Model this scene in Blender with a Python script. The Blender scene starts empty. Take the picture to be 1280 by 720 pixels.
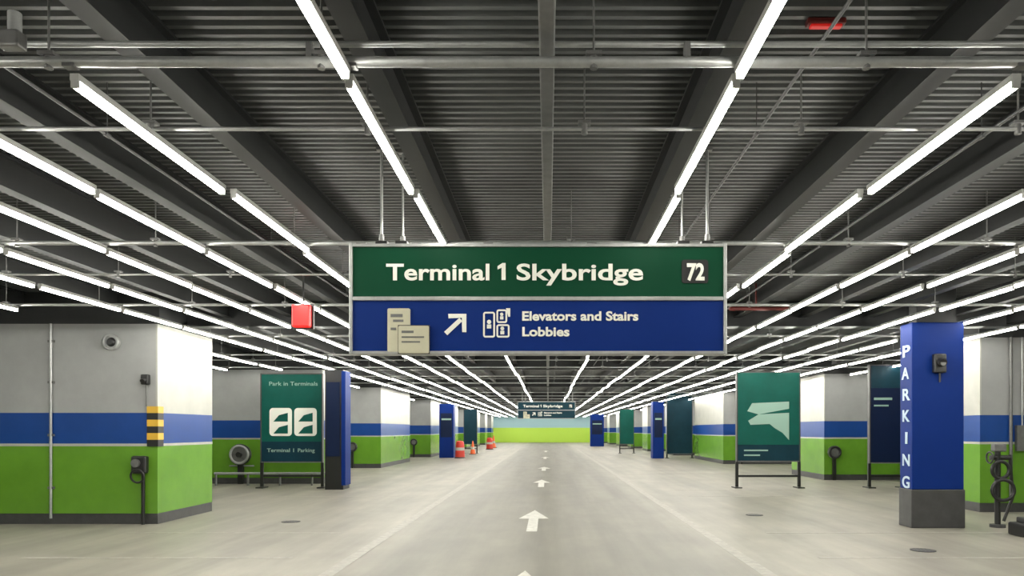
import bpy, bmesh, math, random
from mathutils import Vector, Matrix
random.seed(4)
F=900.0; VX=685.0; HY=538.0; CH=1.6
def PX(px,Y): return (px-VX)*Y/F
def PZ(py,Y): return CH+(HY-py)*Y/F
sc=bpy.context.scene
sc.view_settings.view_transform='Standard'
sc.view_settings.look='None'
sc.view_settings.exposure=0.0
# ---------------------------------------------------------------- materials
def mat(name,col,rough=0.6,metal=0.0,noise=0.0,scale=5.0,emit=None,estr=0.0,bump=0.0,spec=0.5,stretch=None,col2=None):
    m=bpy.data.materials.new(name); m.use_nodes=True
    nt=m.node_tree; b=nt.nodes['Principled BSDF']
    b.inputs['Roughness'].default_value=rough
    b.inputs['Metallic'].default_value=metal
    b.inputs['Specular IOR Level'].default_value=spec
    c=(*col,1)
    b.inputs['Base Color'].default_value=c
    if noise>0 or bump>0:
        tc=nt.nodes.new('ShaderNodeTexCoord'); mp=nt.nodes.new('ShaderNodeMapping')
        nt.links.new(tc.outputs['Object'],mp.inputs['Vector'])
        if stretch: mp.inputs['Scale'].default_value=stretch
        n=nt.nodes.new('ShaderNodeTexNoise'); n.inputs['Scale'].default_value=scale; n.inputs['Detail'].default_value=6
        n.inputs['Roughness'].default_value=0.65
        nt.links.new(mp.outputs['Vector'],n.inputs['Vector'])
        if noise>0:
            r=nt.nodes.new('ShaderNodeValToRGB')
            r.color_ramp.elements[0].position=0.3; r.color_ramp.elements[1].position=0.7
            lo=col2 if col2 else tuple(x*(1-noise) for x in col)
            r.color_ramp.elements[0].color=(*lo,1)
            r.color_ramp.elements[1].color=(*[min(1,x*(1+noise*0.4)) for x in col],1)
            nt.links.new(n.outputs['Fac'],r.inputs['Fac']); nt.links.new(r.outputs['Color'],b.inputs['Base Color'])
        if bump>0:
            bp=nt.nodes.new('ShaderNodeBump'); bp.inputs['Strength'].default_value=bump; bp.inputs['Distance'].default_value=0.02
            nt.links.new(n.outputs['Fac'],bp.inputs['Height']); nt.links.new(bp.outputs['Normal'],b.inputs['Normal'])
    if emit:
        b.inputs['Emission Color'].default_value=(*emit,1); b.inputs['Emission Strength'].default_value=estr
    return m
M={}
M['green']=mat('lime_green_paint',(0.115,0.275,0.022),0.25,noise=0.15,scale=1.5,bump=0.02)
M['blue']=mat('royal_blue_paint',(0.008,0.05,0.23),0.35,noise=0.1,scale=2,spec=.3)
M['white']=mat('white_paint_and_lit_sides',(0.40,0.40,0.36),0.4,noise=0.12,scale=2)  # stripe paint; also lightens the pier ends where light falls
M['grey']=mat('grey_painted_concrete',(0.31,0.315,0.31),0.5,noise=0.12,scale=1.5,bump=0.1)
M['base']=mat('dark_grey_skirting',(0.05,0.05,0.05),0.5,noise=0.3,scale=6)
M['steel_dark']=mat('dark_structural_steel',(0.010,0.011,0.011),0.5,noise=0.3,scale=4)
M['deck']=mat('corrugated_deck_metal',(0.098,0.103,0.100),0.40,metal=0.3,noise=0.5,scale=0.8)
M['galv']=mat('galvanised_steel',(0.40,0.41,0.40),0.38,metal=0.5,noise=0.2,scale=12)
M['galv_d']=mat('weathered_steel',(0.17,0.17,0.165),0.45,metal=0.5,noise=0.2,scale=12)
M['conduit']=mat('dull_grey_conduit',(0.05,0.05,0.05),0.5,noise=0.2,scale=6)
M['housing']=mat('lamp_housing_white',(0.4,0.4,0.38),0.4)
M['lamp']=mat('led_diffuser',(1,1,1),0.5,emit=(1.0,0.975,0.89),estr=43)
M['sgreen']=mat('sign_green',(0.002,0.048,0.021),0.5,noise=0.05,scale=3,spec=.12)
M['sblue']=mat('sign_blue',(0.003,0.022,0.155),0.5,noise=0.05,scale=3,spec=.12)
M['steal']=mat('sign_teal',(0.003,0.085,0.065),0.5,noise=0.15,scale=2,spec=.2)
M['steal_d']=mat('sign_dark_teal',(0.004,0.032,0.05),0.5,noise=0.2,scale=2,spec=.2)
M['navy']=mat('navy_panel',(0.003,0.010,0.04),0.5,noise=0.1,scale=2,spec=.2)
M['slet']=mat('sign_white_lettering',(0.8,0.8,0.72),0.5)
M['letdim']=mat('sign_pale_lettering',(0.27,0.42,0.35),0.5)
M['letblue']=mat('pillar_pale_blue_lettering',(0.42,0.52,0.62),0.5)
M['cream']=mat('cream_plate',(0.52,0.50,0.36),0.5,noise=0.08,scale=8)
M['black']=mat('black_plastic',(0.01,0.01,0.01),0.4)
M['yellow']=mat('hazard_yellow',(0.6,0.36,0.03),0.4)
M['red']=mat('red_plastic',(0.5,0.03,0.015),0.4)
M['redlamp']=mat('red_lamp',(0.5,0.01,0.01),0.4,emit=(1,0.012,0.01),estr=1.0)
M['redglow']=mat('red_deck_glow',(0.3,0.01,0.01),0.4,emit=(1,0.02,0.015),estr=0.3)  # faint emission imitating a red glow on the deck
M['orange']=mat('orange_plastic',(0.8,0.12,0.02),0.4)
M['redpipe']=mat('dull_red_paint',(0.10,0.01,0.008),0.5)
M['lime']=mat('far_wall_lit_lime',(0.5,0.75,0.08),0.5)  # lighter than the pier green: light on the far wall put into colour
M['pale']=mat('pale_blue_paint',(0.35,0.55,0.6),0.5)
M['road']=mat('road_white_paint',(0.62,0.61,0.56),0.5,noise=0.3,scale=9)
M['worn']=mat('worn_line_paint',(0.37,0.355,0.31),0.5,noise=0.3,scale=9)
def floor_mat():
    m=bpy.data.materials.new('smooth_concrete_floor'); m.use_nodes=True
    nt=m.node_tree; N=nt.nodes; L=nt.links; b=N['Principled BSDF']
    tc=N.new('ShaderNodeTexCoord')
    def noise(scale,det,stretch=(1,1,1)):
        mp=N.new('ShaderNodeMapping'); mp.inputs['Scale'].default_value=stretch
        L.new(tc.outputs['Object'],mp.inputs['Vector'])
        n=N.new('ShaderNodeTexNoise'); n.inputs['Scale'].default_value=scale; n.inputs['Detail'].default_value=det
        n.inputs['Roughness'].default_value=.6
        L.new(mp.outputs['Vector'],n.inputs['Vector']); return n
    def ramp(n,p0,p1,c0,c1):
        r=N.new('ShaderNodeValToRGB'); r.color_ramp.elements[0].position=p0; r.color_ramp.elements[1].position=p1
        r.color_ramp.elements[0].color=(*c0,1); r.color_ramp.elements[1].color=(*c1,1)
        L.new(n.outputs['Fac'],r.inputs['Fac']); return r.outputs['Color']
    def mul(a,c):
        mx=N.new('ShaderNodeMix'); mx.data_type='RGBA'; mx.blend_type='MULTIPLY'; mx.inputs[0].default_value=1
        L.new(a,mx.inputs[6]); L.new(c,mx.inputs[7]); return mx.outputs[2]
    n1=noise(0.45,6); n2=noise(2.0,6,(1,0.4,1)); n3=noise(1.5,5,(1.1,0.05,1))
    col=ramp(n1,.32,.68,(0.27,0.253,0.207),(0.37,0.349,0.288))
    col=mul(col,ramp(n2,.3,.65,(.82,.82,.82),(1,1,1)))
    col=mul(col,ramp(n3,.36,.6,(.76,.76,.77),(1,1,1)))
    sx=N.new('ShaderNodeSeparateXYZ'); L.new(tc.outputs['Object'],sx.inputs[0])
    ab=N.new('ShaderNodeMath'); ab.operation='ABSOLUTE'; L.new(sx.outputs['X'],ab.inputs[0])
    mr=N.new('ShaderNodeMapRange'); mr.inputs[1].default_value=1.9; mr.inputs[2].default_value=2.5; mr.inputs[3].default_value=0.68; mr.inputs[4].default_value=1.0
    L.new(ab.outputs[0],mr.inputs[0]); col=mul(col,mr.outputs[0])
    L.new(col,b.inputs['Base Color'])
    rr=N.new('ShaderNodeMapRange'); rr.inputs[3].default_value=.36; rr.inputs[4].default_value=.5
    L.new(n1.outputs['Fac'],rr.inputs[0]); L.new(rr.outputs[0],b.inputs['Roughness'])
    b.inputs['Specular IOR Level'].default_value=.4
    return m
M['floor']=floor_mat()
# ---------------------------------------------------------------- builder
class B:
    def __init__(s): s.v=[]; s.f=[]; s.m=[]; s.mats=[]; s.sm=[]
    def mi(s,k):
        if k not in s.mats: s.mats.append(k)
        return s.mats.index(k)
    def add(s,vs,fs,k,smooth=False):
        o=len(s.v); s.v+= [tuple(v) for v in vs]
        for f in fs: s.f.append([o+i for i in f]); s.m.append(s.mi(k)); s.sm.append(smooth)
    def box(s,x0,x1,y0,y1,z0,z1,k):
        if x0>x1:x0,x1=x1,x0
        vs=[(x0,y0,z0),(x1,y0,z0),(x1,y1,z0),(x0,y1,z0),(x0,y0,z1),(x1,y0,z1),(x1,y1,z1),(x0,y1,z1)]
        s.add(vs,[(0,3,2,1),(4,5,6,7),(0,1,5,4),(1,2,6,5),(2,3,7,6),(3,0,4,7)],k)
    def bbox(s,x0,x1,y0,y1,z0,z1,k,r=.01):
        if x0>x1:x0,x1=x1,x0
        bm=bmesh.new(); bmesh.ops.create_cube(bm,size=1)
        for v in bm.verts: v.co=Vector(((x0+x1)/2+v.co.x*(x1-x0),(y0+y1)/2+v.co.y*(y1-y0),(z0+z1)/2+v.co.z*(z1-z0)))
        bmesh.ops.bevel(bm,geom=bm.edges[:],offset=r,segments=2,affect='EDGES',profile=.5)
        bm.verts.ensure_lookup_table(); bm.verts.index_update()
        s.add([v.co for v in bm.verts],[[v.index for v in f.verts] for f in bm.faces],k); bm.free()
    def cyl(s,a,b,r,k,n=12,r2=None,caps=True):
        a=Vector(a); b=Vector(b); r2=r if r2 is None else r2
        d=(b-a).normalized(); up=Vector((0,0,1)) if abs(d.z)<.9 else Vector((1,0,0))
        u=d.cross(up).normalized(); w=d.cross(u)
        vs=[]
        for c,rr in((a,r),(b,r2)):
            for i in range(n):
                t=2*math.pi*i/n; vs.append(c+u*math.cos(t)*rr+w*math.sin(t)*rr)
        fs=[(i,(i+1)%n,n+(i+1)%n,n+i) for i in range(n)]
        s.add(vs,fs,k,True)
        if caps: s.add(vs,[list(range(n))[::-1],list(range(n,2*n))],k)
    def torus(s,c,axis,R,r,k,n=24,m=8):
        c=Vector(c); d=Vector(axis).normalized(); up=Vector((0,0,1)) if abs(d.z)<.9 else Vector((1,0,0))
        u=d.cross(up).normalized(); w=d.cross(u); vs=[];fs=[]
        for i in range(n):
            t=2*math.pi*i/n; e=u*math.cos(t)+w*math.sin(t)
            for j in range(m):
                p=2*math.pi*j/m; vs.append(c+e*(R+r*math.cos(p))+d*r*math.sin(p))
        for i in range(n):
            for j in range(m): fs.append((i*m+j,((i+1)%n)*m+j,((i+1)%n)*m+(j+1)%m,i*m+(j+1)%m))
        s.add(vs,fs,k,True)
    def poly_xz(s,pts,y0,y1,k):
        n=len(pts); vs=[(p[0],y0,p[1]) for p in pts]+[(p[0],y1,p[1]) for p in pts]
        s.add(vs,[list(range(n)),list(range(n,2*n))[::-1]]+[(i,n+i,n+(i+1)%n,(i+1)%n) for i in range(n)],k)
    def obj(s,name,parent=None):
        me=bpy.data.meshes.new(name); me.from_pydata(s.v,[],s.f)
        for k in s.mats: me.materials.append(M[k])
        me.polygons.foreach_set('material_index',s.m); me.polygons.foreach_set('use_smooth',s.sm)
        me.update(); o=bpy.data.objects.new(name,me); sc.collection.objects.link(o)
        bm=bmesh.new(); bm.from_mesh(me); bmesh.ops.recalc_face_normals(bm,faces=bm.faces); bm.to_mesh(me); bm.free()
        if parent: o.parent=parent
        return o
def rr_pts(x0,x1,z0,z1,r,n=5):
    pts=[]
    for cx,cz,a in((x1-r,z1-r,0),(x0+r,z1-r,90),(x0+r,z0+r,180),(x1-r,z0+r,270)):
        for i in range(n+1):
            t=math.radians(a+90*i/n); pts.append((cx+r*math.cos(t),cz+r*math.sin(t)))
    return pts
def empty(name,loc):
    e=bpy.data.objects.new(name,None); e.location=loc; sc.collection.objects.link(e); e.empty_display_size=.2
    return e
def setp(o,p):
    o.parent=p; o.matrix_parent_inverse=Matrix.Translation(-p.location)
def text(s,name,x0,x1,zb,cap,y,k,parent,bold=0.0):
    cu=bpy.data.curves.new(name,'FONT'); cu.body=s; cu.size=1; cu.offset=bold; cu.extrude=.002
    cu.resolution_u=4
    o=bpy.data.objects.new(name,cu); sc.collection.objects.link(o)
    bpy.context.view_layer.update()
    w=o.dimensions.x
    o.rotation_euler=(math.radians(90),0,0)
    o.scale=((x1-x0)/w,cap/.70,1)
    o.location=(x0,y,zb)
    cu.materials.append(M[k]); setp(o,parent); return o

# ---------------------------------------------------------------- shell
Y0=-5.0; YE=96.0; XL=-13.0; XR=13.0; ZD=3.97
b=B(); b.box(XL,XR,Y0,YE,-.1,0,'floor'); b.obj('floor')
def deck():
    b=B(); pitch=.095; d=.038; prof=[]; y=Y0
    while y<YE:
        prof+=[(y,ZD),(y+.035,ZD),(y+.0475,ZD+d),(y+.0825,ZD+d)]; y+=pitch
    vs=[]
    for (yy,zz) in prof: vs+=[(XL,yy,zz),(XR,yy,zz)]
    fs=[(2*i,2*i+2,2*i+3,2*i+1) for i in range(len(prof)-1)]
    b.add(vs,fs,'deck')
    b.box(XL,XR,Y0,YE+.2,ZD+.08,ZD+.2,'steel_dark')
    return b.obj('ceiling')
deck()
def banded(b,x0,x1,y0,y1,upper='grey'):
    b.box(x0,x1,y0+.01,y1-.01,0,.18,'base')
    b.box(x0,x1,y0,y1,.18,1.33,'green')
    b.box(x0,x1,y0-.004,y1+.004,1.33,1.375,'white')
    b.box(x0,x1,y0,y1,1.375,1.90,'blue')
    b.box(x0,x1,y0,y1,1.90,3.42,upper)
    b.box(x0,x1,y0+.05,y1-.05,3.42,ZD-.002,'steel_dark')
for nm,x0,x1 in(('wall_left',XL-.2,XL),('wall_right',XR,XR+.2)):
    b=B()
    for z0,z1,k in((0,.18,'base'),(.18,1.33,'green'),(1.33,1.375,'white'),(1.375,1.9,'blue'),(1.9,4.05,'grey')):
        b.box(x0,x1,Y0,YE,z0,z1,k)
    b.obj(nm)
b=B()
b.box(XL,XR,YE,YE+.2,0,1.95,'lime'); b.box(XL,XR,YE,YE+.2,1.95,4.05,'pale'); b.obj('wall_far')
b=B(); b.box(XL,XR,Y0-.2,Y0,0,4.05,'grey'); b.obj('bounce_wall_behind')  # unseen wall added behind the camera to bounce light
left=[(12.3,14.3,-6.67),(21.6,23.8,-6.75),(30.6,37.0,-7.1),(43,47,-7.0),(53,56,-7),(62,65,-7),(71,74,-7),(80,83,-7),(89,92,-7)]
right=[(14.1,16.6,8.46),(23.2,26.3,8.9),(34.3,41,8.35),(46,49,8.0),(55,58,7.6),(64,67,7.4),(73,76,7.2),(82,85,7),(90,92,7)]
for (a,c,x) in left:
    b=B(); banded(b,XL,x-.5,a,c)
    b.box(x-.5,x,a+.01,c-.01,0,.18,'base'); b.box(x-.5,x,a,c,.18,1.33,'green'); b.box(x-.5,x+.004,a-.004,c+.004,1.33,1.375,'white')
    b.box(x-.5,x,a,c,1.375,1.90,'blue')
    b.box(x-.5,x-.03,a,c,1.90,3.42,'grey'); b.box(x-.03,x,a,c,1.9,3.42,'white')  # white end facing: light on the side face put into its colour
    b.box(x-.5,x,a+.05,c-.05,3.42,ZD-.002,'steel_dark'); b.obj('striped_partition_wall')
for (a,c,x) in right:
    b=B(); banded(b,x+.5,XR,a,c)
    b.box(x,x+.5,a+.01,c-.01,0,.18,'base'); b.box(x,x+.5,a,c,.18,1.33,'green'); b.box(x-.004,x+.5,a-.004,c+.004,1.33,1.375,'white')
    b.box(x,x+.5,a,c,1.375,1.90,'blue')
    b.box(x+.03,x+.5,a,c,1.90,3.42,'grey'); b.box(x,x+.03,a,c,1.9,3.42,'white')  # lit side face coloured lighter than the grey front
    b.box(x,x+.5,a+.05,c-.05,3.42,ZD-.002,'steel_dark'); b.obj('striped_partition_wall')
def ibeam_y(b,x,y0,y1,zb,zt,w,k='steel_dark'):
    b.box(x-w/2,x+w/2,y0,y1,zb,zb+.02,k); b.box(x-.012,x+.012,y0,y1,zb+.02,zt-.02,k); b.box(x-w/2,x+w/2,y0,y1,zt-.02,zt,k)
def ibeam_x(b,y,x0,x1,zb,zt,w,k='steel_dark'):
    b.box(x0,x1,y-w/2,y+w/2,zb,zb+.025,k); b.box(x0,x1,y-.015,y+.015,zb+.025,zt-.02,k); b.box(x0,x1,y-w/2,y+w/2,zt-.02,zt,k)
for i,(a,c,x) in enumerate(left):
    b=B(); ibeam_x(b,a+1.0,x+.002,right[i][2]-.002,3.50,ZD-.002,.3); b.obj('steel_girder')
bx=[-1.02,1.02,-2.3,2.3,-3.5,3.5,-4.7,4.7,-5.9,5.9,-7.4,7.4,-9,9,-10.6,10.6]
b=B()
for x in bx: ibeam_y(b,x,Y0,YE,3.68,ZD-.002,.13)
b.obj('roof_joists')
b=B(); b.bbox(-.045,.035,Y0,YE,3.53,3.59,'galv_d',.008)
for i in range(24): b.box(-.02,.01,Y0+1+i*4,Y0+1.04+i*4,3.59,ZD-.002,'galv_d')
b.obj('centre_cable_conduit')
b=B()
for x,z,r in((1.42,3.62,.010),(2.95,3.60,.012),(-3.0,3.61,.010)):
    b.cyl((x,Y0+.02,z),(x,YE-.02,z),r,'conduit',8,caps=False)
    for i in range(34): b.cyl((x,Y0+1.2+i*2.9,z),(x,Y0+1.2+i*2.9,ZD-.002),.004,'conduit',5); b.cyl((x,Y0+1.17+i*2.9,z),(x,Y0+1.23+i*2.9,z),r+.006,'conduit',8)
b.obj('electrical_conduits')
# ---------------------------------------------------------------- lamps
def inpier(x,y0,y1):
    for (a,c,xx) in left:
        if x<xx+.15 and y1>a-.1 and y0<c+.1: return True
    for (a,c,xx) in right:
        if x>xx-.15 and y1>a-.1 and y0<c+.1: return True
    return False
rows=[-.99,.97,-2.4,2.38,-3.4,3.6,-4.4,4.65,-5.4,5.75,-6.3,6.9,-7.8,8.1,-9.4,9.6,-11.2,11.3]
bh=B(); bl=B()
for x in rows:
    y=3.62-3.5*2+.05 if abs(x)<1.5 else 3.62+.05
    if abs(x)>3: y-=1.75*2
    while y<YE-2:
        L=1.68
        if not inpier(x,y,y+L):
            jx=x+random.uniform(-.03,.03)
            bh.box(jx-.023,jx+.023,y,y+L,3.385,3.42,'housing')
            bl.box(jx-.016,jx+.016,y+.015,y+L-.015,3.352,3.385,'lamp')
            bh.box(jx-.019,jx+.019,y,y+.015,3.350,3.385,'housing'); bh.box(jx-.019,jx+.019,y+L-.015,y+L,3.350,3.385,'housing')
        y+=1.75
lr=empty('linear_led_lights',(0,0,3.4))
o=bh.obj('housings'); setp(o,lr); o=bl.obj('tubes'); setp(o,lr)
def rail(y,thick,z,double=False):
    b=B(); x0,x1=XL,XR
    for (a,c,xx) in left:
        if a-.2<y<c+.2: x0=max(x0,xx)
    for (a,c,xx) in right:
        if a-.2<y<c+.2: x1=min(x1,xx)
    b.cyl((x0,y,z),(x1,y,z),thick,'galv',12)
    if double:
        b.cyl((x0,y+.02,z+.10),(x1,y+.02,z+.10),thick*.6,'galv',10)
        x=x0+.4
        while x<x1: b.box(x-.015,x+.015,y-.01,y+.03,z,z+.1,'galv_d'); x+=1.9
    x=-12.1
    while x<x1:
        if x>x0 and abs(x)>.2:
            b.cyl((x,y,z),(x,y,ZD-.002),.006,'galv_d',6); b.cyl((x,y,z-.035),(x,y,z+.03),.02,'galv_d',8)
            b.box(x-.04,x+.04,y-.03,y+.03,z+.028,z+.045,'galv_d')
        x+=1.37
    for xx in rows:
        if x0<xx<x1 and thick>.02: b.box(xx-.03,xx+.03,y-.025,y+.025,3.421,z-thick*.5,'galv_d')
    return b.obj('transverse_support_rail')
y=3.62-7
while y<YE-1:
    if not any(abs(y-(a+1.0))<.25 for a,_,_ in left): rail(y,.026 if abs(y-3.62)<.1 else .022,3.452,abs(y-3.62)<.1)
    y+=3.5
for y in (4.55,8.8,19.5,26.5): rail(y,.013,3.505)
b=B(); b.cyl((PX(912,11.6),11.6,3.56),(PX(985,11.6),11.6,3.56),.03,'redpipe'); b.cyl((PX(945,11.6),11.6,3.56),(PX(945,11.6),11.6,ZD-.002),.015,'redpipe'); b.obj('sprinkler_pipe')
# ---------------------------------------------------------------- hanging signs
def hsign(Y,kt='sgreen',kb='sblue'):
    e=empty('hanging_directional_sign',(0,Y,PZ(374,6)))
    px=lambda p:PX(p,6.0); pz=lambda p:PZ(p,6.0)
    b=B(); yf=Y
    b.box(px(441),px(904),yf,yf+.10,pz(371),pz(309),kt)
    b.box(px(441),px(904),yf,yf+.10,pz(439),pz(376),kb)
    o=b.obj('panels'); setp(o,e)
    b=B()
    b.bbox(px(437),px(441),yf-.02,yf+.12,pz(443),pz(305),'galv',.004)
    b.bbox(px(904),px(908),yf-.02,yf+.12,pz(443),pz(305),'galv',.004)
    for t,c in((305,309),(371,376),(439,443)): b.bbox(px(441),px(904),yf-.018,yf+.12,pz(c),pz(t),'galv',.004)
    o=b.obj('frame'); setp(o,e)
    b=B()
    for p in (476,501,855,885):
        yy=yf+.03 if p in(476,885) else yf+.09
        b.cyl((px(p),yy,pz(305)),(px(p),yy,ZD-.002),.013 if p in(476,885) else .009,'galv',8)
        b.bbox(px(p)-.05,px(p)+.05,yf+.01,yf+.11,pz(305),pz(300),'black',.005)
        b.cyl((px(p),yy,pz(300)),(px(p),yy,pz(292)),.022,'galv_d',8)
        b.box(px(p)-.04,px(p)+.04,yy-.03,yy+.03,ZD-.03,ZD-.002,'galv_d')
    for p in(450,520,610,740,835,898): b.box(px(p)-.04,px(p)+.04,yf+.03,yf+.07,pz(305),pz(302),'galv_d')
    o=b.obj('hanger_rods'); setp(o,e)
    yt=yf-.006
    text('Terminal','text_terminal',px(483),px(612),pz(350),pz(330)-pz(350),yt,'slet',e,.02)
    text('Skybridge','text_skybridge',px(645),px(803),pz(350),pz(330)-pz(350),yt,'slet',e,.02)
    b=B(); b.poly_xz([(px(627),pz(350)),(px(632),pz(350)),(px(632),pz(329)),(px(628),pz(329)),(px(622),pz(333)),(px(622),pz(337)),(px(627),pz(334.5))],yf-.008,yf,'slet'); o=b.obj('numeral_1'); setp(o,e)
    b=B(); b.poly_xz(rr_pts(px(852),px(885),pz(354),pz(325),.02),yf-.008,yf,'black'); o=b.obj('zone_plate'); setp(o,e)
    text('72','text_zone',px(858),px(880),pz(350),pz(330)-pz(350),yf-.012,'slet',e,.035)
    b=B(); b.poly_xz(rr_pts(px(485),px(513),pz(440),pz(386),.012),yf-.022,yf,'cream'); b.poly_xz(rr_pts(px(499),px(537),pz(442),pz(408),.012),yf-.034,yf-.024,'cream')
    for (x0,x1,z0,z1,yy) in((489,504,397,393,-.024),(492,505,403,400,-.024),(489,496,413,410,-.024),(503,518,417,414,-.036),(503,531,423,421,-.036),(503,526,429,427,-.036)):
        b.box(px(x0),px(x1),yf+yy,yf+yy+.003,pz(z0),pz(z1),'galv_d')
    b.box(px(499)-.006,px(537)+.006,yf-.0245,yf-.0221,pz(442)-.004,pz(408)+.008,'base')
    o=b.obj('notice_plates'); setp(o,e)
    b=B(); cx,cz=px(570),pz(405); s=.085
    def R(pts): return [(cx+x*s,cz+z*s) for x,z in pts]
    b.poly_xz(R([(-1.15,-.78),(-.85,-1.1),(.62,.28),(.35,.60)]),yf-.008,yf,'slet')
    b.poly_xz(R([(-.75,.98),(1.02,.98),(.98,.62),(-.72,.55)]),yf-.0085,yf-.0005,'slet')
    b.poly_xz(R([(1.02,.98),(1.02,-.8),(.62,-.8),(.58,.62)]),yf-.009,yf-.001,'slet')
    x0,x1,z0,z1=px(604),px(637),pz(422),pz(387); t=.014
    def ring(a,c,d,f,t,r,yo):
        po=rr_pts(a,c,d,f,r); pi=rr_pts(a+t,c-t,d+t,f-t,max(r-t,.002)); n=len(po)
        vs=[(p[0],yo,p[1]) for p in po]+[(p[0],yo,p[1]) for p in pi]+[(p[0],yf,p[1]) for p in po]
        fs=[(i,(i+1)%n,n+(i+1)%n,n+i) for i in range(n)]+[(i,2*n+i,2*n+(i+1)%n,(i+1)%n) for i in range(n)]
        b.add(vs,fs,'slet')
    xm=x0+(x1-x0)*.45
    ring(x0,xm,z0,z1-.02,t,.02,yf-.008); ring(xm+.012,x1,z0,z0+(z1-z0)*.47,t,.02,yf-.008); ring(xm+.012,x1-.02,z0+(z1-z0)*.52,z1,t,.02,yf-.008)
    for cxx,czz,s2 in(((x0+xm)/2,z0+.13,.018),((x1+xm)/2,z0+.075,.016),((x1+xm)/2-.005,z1-.04,.014)):
        n=10; b.poly_xz([(cxx+s2*math.cos(2*math.pi*i/n),czz+s2*math.sin(2*math.pi*i/n)) for i in range(n)],yf-.008,yf,'slet')
        b.box(cxx-s2,cxx+s2,yf-.008,yf,czz-s2*3,czz-s2*1.2,'slet')
    b.poly_xz([(x1-.03,z1+.01),(x1+.005,z1+.01),(x1+.005,z1-.06),(x1-.01,z1-.06)],yf-.009,yf,'slet')
    o=b.obj('arrow_and_pictogram'); setp(o,e)
    text('Elevators and Stairs','text_facilities',px(652),px(797),pz(400.5),pz(389.5)-pz(400.5),yt,'slet',e,.03)
    text('Lobbies','text_facilities_2',px(652),px(711),pz(420),pz(409)-pz(420),yt,'slet',e,.03)
    return e
hsign(6.0); hsign(39.0,'steal_d','steal_d')
# ---------------------------------------------------------------- left pier fittings
def simple(name,fn):
    b=B(); fn(b); return b.obj(name)
Yf=12.3
def f(b):
    x=PX(197,Yf)+.003
    z0,z1=PZ(558,Yf),PZ(508,Yf); n=6; h=(z1-z0)/n
    for i in range(n):
        k='yellow' if i%2 else 'black'
        b.box(x-.17,x+.02,Yf-.03,Yf-.005,z0+i*h,z0+(i+1)*h,k); b.box(x+.003,x+.02,Yf-.005,Yf+.15,z0+i*h,z0+(i+1)*h,k)
simple('corner_guard',f)
def f(b):
    x=PX(65,Yf); b.cyl((x,Yf-.03,.1),(x,Yf-.03,3.42),.022,'galv')
    for z in(.6,1.5,2.4,3.1): b.box(x-.05,x+.05,Yf-.04,Yf,z,z+.04,'galv_d')
simple('wall_conduit',f)
def f(b):
    x,z=PX(141,Yf),PZ(428,Yf); b.cyl((x,Yf,z),(x,Yf-.05,z),.14,'galv',24); b.torus((x,Yf-.06,z),(0,1,0),.12,.025,'galv'); b.cyl((x,Yf-.052,z),(x,Yf-.09,z),.08,'black',20,.05)
simple('wall_vent',f)
def f(b):
    x,z=PX(184,Yf),PZ(475,Yf); b.bbox(x-.06,x+.06,Yf-.10,Yf,z-.08,z+.09,'black',.015); b.cyl((x,Yf-.1,z),(x,Yf-.15,z-.03),.04,'black'); b.cyl((x,Yf-.02,z-.08),(x,Yf-.02,PZ(508,Yf)),.012,'galv_d')
simple('security_camera',f)
def f(b):
    x,z=PX(178,Yf),PZ(580,Yf)
    b.bbox(x-.13,x+.12,Yf-.13,Yf,z-.16,z+.14,'black',.03); b.cyl((x-.03,Yf-.13,z+.02),(x-.03,Yf-.18,z+.02),.07,'galv_d',16); b.cyl((x+.04,Yf-.05,0),(x+.04,Yf-.05,z-.15),.03,'black')
    b.torus((x-.02,Yf-.12,z-.2),(0,1,.1),.11,.018,'black')
simple('standpipe_valve',f)
def f(b):
    Y=21.6; x,z=PX(302,Y),PZ(568,Y)
    b.cyl((x,Y,z),(x,Y-.16,z),.30,'galv_d',24); b.torus((x,Y-.18,z),(0,1,0),.26,.04,'galv'); b.torus((x,Y-.10,z),(0,1,0),.27,.05,'black'); b.cyl((x,Y-.16,z),(x,Y-.24,z),.08,'black')
    b.box(x-.08,x+.08,Y-.1,Y,0,z-.2,'black'); b.box(x-.35,x+.38,Y-.05,Y,z-.36,z-.32,'galv')
simple('fire_hose_reel',f)
def f(b):
    Y=20.9
    b.cyl((PX(268,Y),Y,.35),(PX(430,Y),Y,.35),.035,'galv')
    for p in(270,310,350,390,428): b.cyl((PX(p,Y),Y,0),(PX(p,Y),Y,.35),.03,'galv_d')
simple('guard_rail',f)
# ---------------------------------------------------------------- boards
def board(name,Y,pl,pr,pt,pb,k,legs=True):
    e=empty(name,(PX((pl+pr)/2,Y),Y,0)); x0,x1=PX(pl,Y),PX(pr,Y); z0,z1=PZ(pb,Y),PZ(pt,Y)
    b=B(); b.box(x0,x1,Y,Y+.1,z0,z1,k); o=b.obj('panel'); setp(o,e)
    b=B(); t=.03
    b.box(x0-t,x0,Y-.02,Y+.12,z0-t,z1+t,'base'); b.box(x1,x1+t,Y-.02,Y+.12,z0-t,z1+t,'base')
    b.box(x0,x1,Y-.02,Y+.12,z1,z1+t,'base'); b.box(x0,x1,Y-.02,Y+.12,z0-t,z0,'galv_d')
    if legs:
        for x in(x0-.01,x1+.01):
            b.box(x-.04,x+.04,Y+.02,Y+.08,0,z0-t,'black'); b.box(x-.1,x+.1,Y-.15,Y+.25,0,.03,'black')
        b.box(x0,x1,Y+.03,Y+.07,.30,.36,'black')
    o=b.obj('frame_and_legs'); setp(o,e)
    return e,x0,x1,z0,z1
Y=20.0
e,x0,x1,z0,z1=board('information_board',Y,327,402,468,577,'steal')
text('Park in Terminals','heading',x0+.2,x1-.12,PZ(482,Y),.11,Y-.005,'letdim',e,.005)
b=B()
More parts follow.
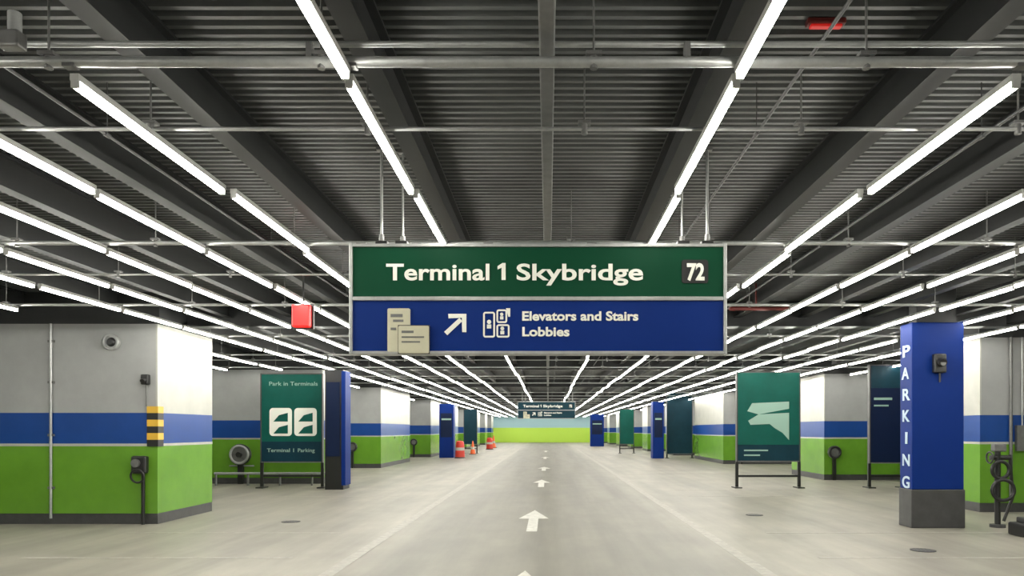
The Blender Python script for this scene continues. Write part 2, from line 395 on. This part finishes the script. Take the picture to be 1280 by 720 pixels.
for p in(351,382):
    b.poly_xz(rr_pts(PX(p-14,Y),PX(p+14,Y),PZ(545,Y),PZ(510,Y),.1),Y-.012,Y,'slet')
    for q in(522,537):
        b.poly_xz([(PX(p-9,Y),PZ(q+5,Y)),(PX(p+9,Y),PZ(q+5,Y)),(PX(p+9,Y),PZ(q-6,Y)),(PX(p-2,Y),PZ(q-3,Y))],Y-.016,Y-.0125,'steal')
o=b.obj('stand_in_marks'); setp(o,e)
text('Terminal 1','caption',x0+.15,x0+.9,PZ(565,Y),.10,Y-.005,'letdim',e,.01); text('Parking','caption_2',x0+1.0,x1-.2,PZ(565,Y),.10,Y-.005,'letdim',e,.01)
b=B(); b.box(x0,x1,Y-.003,Y,PZ(577,Y),PZ(552,Y),'steal_d'); o=b.obj('lower_field'); setp(o,e)
b=B(); b.bbox(PX(406,19.4),PX(429,19.4),19.4,20.0,.0,PZ(462,19.4),'black',.01); b.box(PX(427,19.4),PX(432,19.4),19.38,19.9,.12,PZ(464,19.4),'sblue'); b.box(PX(408,19.4),PX(425,19.4),19.385,19.4,.9,2.9,'navy')
b.obj('ticket_kiosk_tower')
e,x0,x1,z0,z1=board('information_board',Y,922,999,466,576,'steal_d')
b=B(); b.box(x0,x1,Y-.01,Y,PZ(556,Y),z1,'steal'); o=b.obj('upper_field'); setp(o,e)
b=B()
q=lambda pts:[(PX(a,Y),PZ(c,Y)) for a,c in pts]
b.poly_xz(q([(934,514),(940,504),(986,502),(986,511),(948,518)]),Y-.02,Y-.01,'letdim')
b.poly_xz(q([(935,526),(948,518),(986,516),(986,527),(962,530),(938,531)]),Y-.021,Y-.01,'letdim')
b.poly_xz(q([(962,530),(986,527),(986,550),(978,541),(968,535)]),Y-.02,Y-.01,'letdim')
o=b.obj('stand_in_mark'); setp(o,e)
b=B()
for k2,(a,c) in enumerate(((930,960),(930,950))): b.box(PX(a,Y),PX(c,Y),Y-.004,Y,PZ(563+k2*6,Y)-.02,PZ(563+k2*6,Y)+.02,'letdim')
o=b.obj('small_print'); setp(o,e)
e,x0,x1,z0,z1=board('information_board',Y,1088,1128,457,578,'navy')
b=B(); b.box(x0+.02,x1-.02,Y-.01,Y,PZ(485,Y),z1-.02,'steal_d'); b.box(x0+.1,x0+.6,Y-.012,Y,PZ(500,Y),PZ(497,Y),'letdim'); b.box(x0+.1,x0+.5,Y-.012,Y,PZ(508,Y),PZ(506,Y),'letdim'); o=b.obj('printed_fields'); setp(o,e)
board('information_board',41.5,834,865,490,567,'steal_d')
board('information_board',50,775,792,512,555,'steal')
board('information_board',50,580,596,512,555,'steal_d')
def pillar(p0,p1,Y,pt):
    b=B(); b.bbox(PX(p0,Y),PX(p1,Y),Y,Y+.8,0,PZ(pt,Y),'sblue',.02); b.box(PX(p0+2,Y),PX(p1-2,Y),Y-.02,Y,1.2,2.6,'navy'); b.box(PX(p0+3,Y),PX(p1-3,Y),Y-.03,Y-.02,2.2,2.3,'letdim'); b.obj('blue_information_pillar')
pillar(816,830,41,502); pillar(549,567,42,505); pillar(738,755,72,518)
# ---------------------------------------------------------------- big blue column right
Y=11.8
e=empty('blue_wayfinding_column',(PX(1170,Y),Y,0))
xa,xb=PX(1140,Y),PX(1205,Y)
b=B(); b.bbox(xa,xb,Y,Y+.40,PZ(612,Y),PZ(405,Y)+.03,'sblue',.012); b.bbox(xa-.015,xb+.015,Y-.015,Y+.415,0,PZ(612,Y),'base',.012)
b.box(xa+.1,xb-.1,Y+.05,Y+.3,PZ(405,Y)+.03,ZD-.002,'steel_dark')
o=b.obj('column_body'); setp(o,e)
for q2,ch in zip((437,465,492,519,547,575,603),'PARKING'):
    zc=PZ(q2,Y)-.10
    cu=bpy.data.curves.new('letter_'+ch.lower(),'FONT'); cu.body=ch; cu.size=1; cu.offset=.02; cu.extrude=.004
    o=bpy.data.objects.new('letter_'+ch.lower(),cu); sc.collection.objects.link(o); bpy.context.view_layer.update()
    w=o.dimensions.x; tw=.24 if ch!='I' else .07
    o.scale=(tw/w,.19/.7,1); o.rotation_euler=(math.radians(90),0,math.radians(-90))
    o.location=(xa-.006,Y+.20+tw/2,zc); cu.materials.append(M['letblue']); setp(o,e)
b=B(); x,z=PX(1172,Y),PZ(455,Y); b.bbox(x-.10,x+.10,Y-.10,Y,z-.15,z+.16,'black',.02); b.cyl((x,Y-.1,z+.03),(x,Y-.17,z),.065,'black',16); b.cyl((x,Y-.17,z),(x,Y-.175,z),.045,'galv_d',16); b.cyl((x+.02,Y-.03,z-.15),(x+.02,Y-.03,z-.3),.015,'black')
o=b.obj('camera_unit'); setp(o,e)
def f(b):
    Y=11.9; x=PX(1247,Y)
    b.cyl((x,Y,0),(x,Y,1.25),.045,'black'); b.cyl((x,Y,0),(x,Y,.05),.12,'base',16)
    b.cyl((x-.12,Y,1.15),(x+.2,Y,1.15),.04,'black'); b.torus((x-.13,Y,1.15),(1,0,0),.09,.015,'base'); b.torus((x,Y-.08,.95),(0,1,0),.14,.03,'black'); b.torus((x+.03,Y-.1,.62),(.1,1,0),.17,.03,'black')
    b.cyl((x+.2,Y,1.2),(x+.25,Y,.5),.025,'black'); b.cyl((x+.25,Y,.5),(x+.1,Y,.1),.025,'black'); b.bbox(x-.08,x+.12,Y-.06,Y+.06,1.25,1.38,'galv_d',.02)
simple('fire_standpipe',f)
def f(b):
    Y=10.7; x=PX(1272,Y)+.15; b.bbox(x-.05,x+.5,Y,Y+.4,0,.2,'black',.03); b.bbox(x+.05,x+.4,Y+.05,Y+.35,.2,.28,'base',.02)
simple('wheel_stop_block',f)
def f(b):
    Y=14.1; x=PX(1262,Y); b.cyl((x,Y-.04,.2),(x,Y-.04,3.42),.03,'galv_d'); b.box(x+.1,x+.35,Y-.08,Y,1.2,1.7,'galv_d')
    b.cyl((x+.22,Y-.04,1.7),(x+.22,Y-.04,3.42),.015,'galv')
simple('wall_conduit',f)
for (x,Y) in((-7.9,30.6),(-7.6,43.0),(9.6,34.3),(9.6,23.2)):
    b=B(); b.cyl((x-.4,Y-.1,.9),(x-.4,Y,.9),.2,'galv_d',16); b.torus((x-.4,Y-.12,.9),(0,1,0),.17,.04,'black'); b.box(x-.45,x-.35,Y-.1,Y-.01,0,.75,'black'); b.obj('fire_hose_reel')
def cone(x,y,s=1.0):
    b=B(); b.bbox(x-.2*s,x+.2*s,y-.2*s,y+.2*s,0,.04,'black',.012)
    zs=[.04,.28,.42,.55,.75]; rs=[.15,.105,.08,.058,.025]; ks=['orange','white','orange','orange']
    for i in range(4): b.cyl((x,y,zs[i]*s if i else .04),(x,y,zs[i+1]*s),rs[i]*s,ks[i],16,rs[i+1]*s,caps=(i==3))
    return b.obj('traffic_cone')
def barrel(x,y):
    b=B(); zs=[0,.08,.3,.45,.62,.78,.95,1.0]; rs=[.34,.28,.27,.26,.25,.24,.22,.12]; ks=['black','red','red','white','red','red','red']
    for i in range(7): b.cyl((x,y,zs[i]),(x,y,zs[i+1]),rs[i],ks[i],20,rs[i+1],caps=(i in(0,6)))
    b.torus((x,y,1.05),(0,1,0),.07,.015,'black'); return b.obj('traffic_barrel')
barrel(PX(575,41.3),41.3); cone(PX(591,48),48,1.2); barrel(PX(612,60),60); cone(PX(617,66),66,1.5)
# ---------------------------------------------------------------- red indicator, added red deck glow
def f(b):
    Y=9.6; x,z=PX(377,Y),PZ(395,Y); b.bbox(x-.12,x+.12,Y-.05,Y+.05,z-.15,z+.15,'redlamp',.02); b.box(x-.14,x+.14,Y+.05,Y+.1,z-.17,z+.17,'black'); b.cyl((x,Y+.07,z+.17),(x,Y+.07,3.69),.012,'black')
simple('red_indicator_and_glow',f)
def f(b):
    Y=4.15; x=PX(1032,Y); b.bbox(x-.11,x+.11,Y-.03,Y+.03,ZD-.035,ZD-.004,'redpipe',.006); b.bbox(x-.09,x+.09,Y-.02,Y+.02,ZD-.05,ZD-.035,'redglow',.004)  # flat dim lens added in place of a red glow smear on the deck
simple('red_indicator_and_glow',f)
def f(b):
    Y=3.5; x=PX(28,Y); b.cyl((x,Y-.05,3.45),(x,Y-.05,3.6),.03,'galv'); b.bbox(x-.06,x+.05,Y-.1,Y-.03,3.42,3.50,'galv_d',.01)
simple('rail_clamp',f)
# ---------------------------------------------------------------- floor markings
def arrow(yc,L=2.6,xc=-.13):
    z=.004; w=.085; hw=.27
    pts=[(-w,-L/2),(w,-L/2),(w,L*.05),(hw,L*.05),(0,L/2),(-hw,L*.05),(-w,L*.05)]
    b=B(); n=len(pts); vs=[(xc+p[0],yc+p[1],z) for p in pts]+[(xc+p[0],yc+p[1],0.0005) for p in pts]
    b.add(vs,[list(range(n))]+[(i,n+i,n+(i+1)%n,(i+1)%n) for i in range(n)],'road'); b.obj('road_arrow_marking')
arrow(12.9,3.0,-.26); arrow(21.8,3.0,-.2); arrow(30,3,-.17); arrow(42,3.4,-.17); arrow(55,4,-.17); arrow(7.0,2.4,-.26)
b=B()
for s in(-1,1): b.box(s*2.45-.08,s*2.45+.08,5,60,.0005,.002,'worn')
for y in(9.0,11.2,17.4,19.2,26.5,28.8,39,49):
    b.box(-6.6,-3.2,y,y+.08,.0005,.003,'worn'); b.box(3.4,7.1,y,y+.08,.0005,.003,'worn')
b.obj('bay_line_markings')
for x,y in((-4.5,12.6),(3.9,13.6),(5.0,9.6)):
    b=B(); b.cyl((x,y,0.0005),(x,y,.006),.16,'base',20)
    for i in range(5): b.box(x-.12+i*.05,x-.1+i*.05,y-.1,y+.1,.006,.009,'galv_d')
    b.obj('floor_drain')
# ---------------------------------------------------------------- world, camera
w=bpy.data.worlds.new('World'); sc.world=w; w.use_nodes=True
w.node_tree.nodes['Background'].inputs[0].default_value=(.6,.65,.7,1); w.node_tree.nodes['Background'].inputs[1].default_value=.1
cam=bpy.data.cameras.new('camera'); co=bpy.data.objects.new('camera',cam); sc.collection.objects.link(co)
co.location=(0,0,CH); co.rotation_euler=(math.radians(90),0,0)
cam.sensor_width=36; cam.lens=36*F/1280; cam.shift_x=-(VX-640)/1280; cam.shift_y=(HY-360)/1280
cam.clip_end=300; cam.clip_start=.05
sc.camera=co
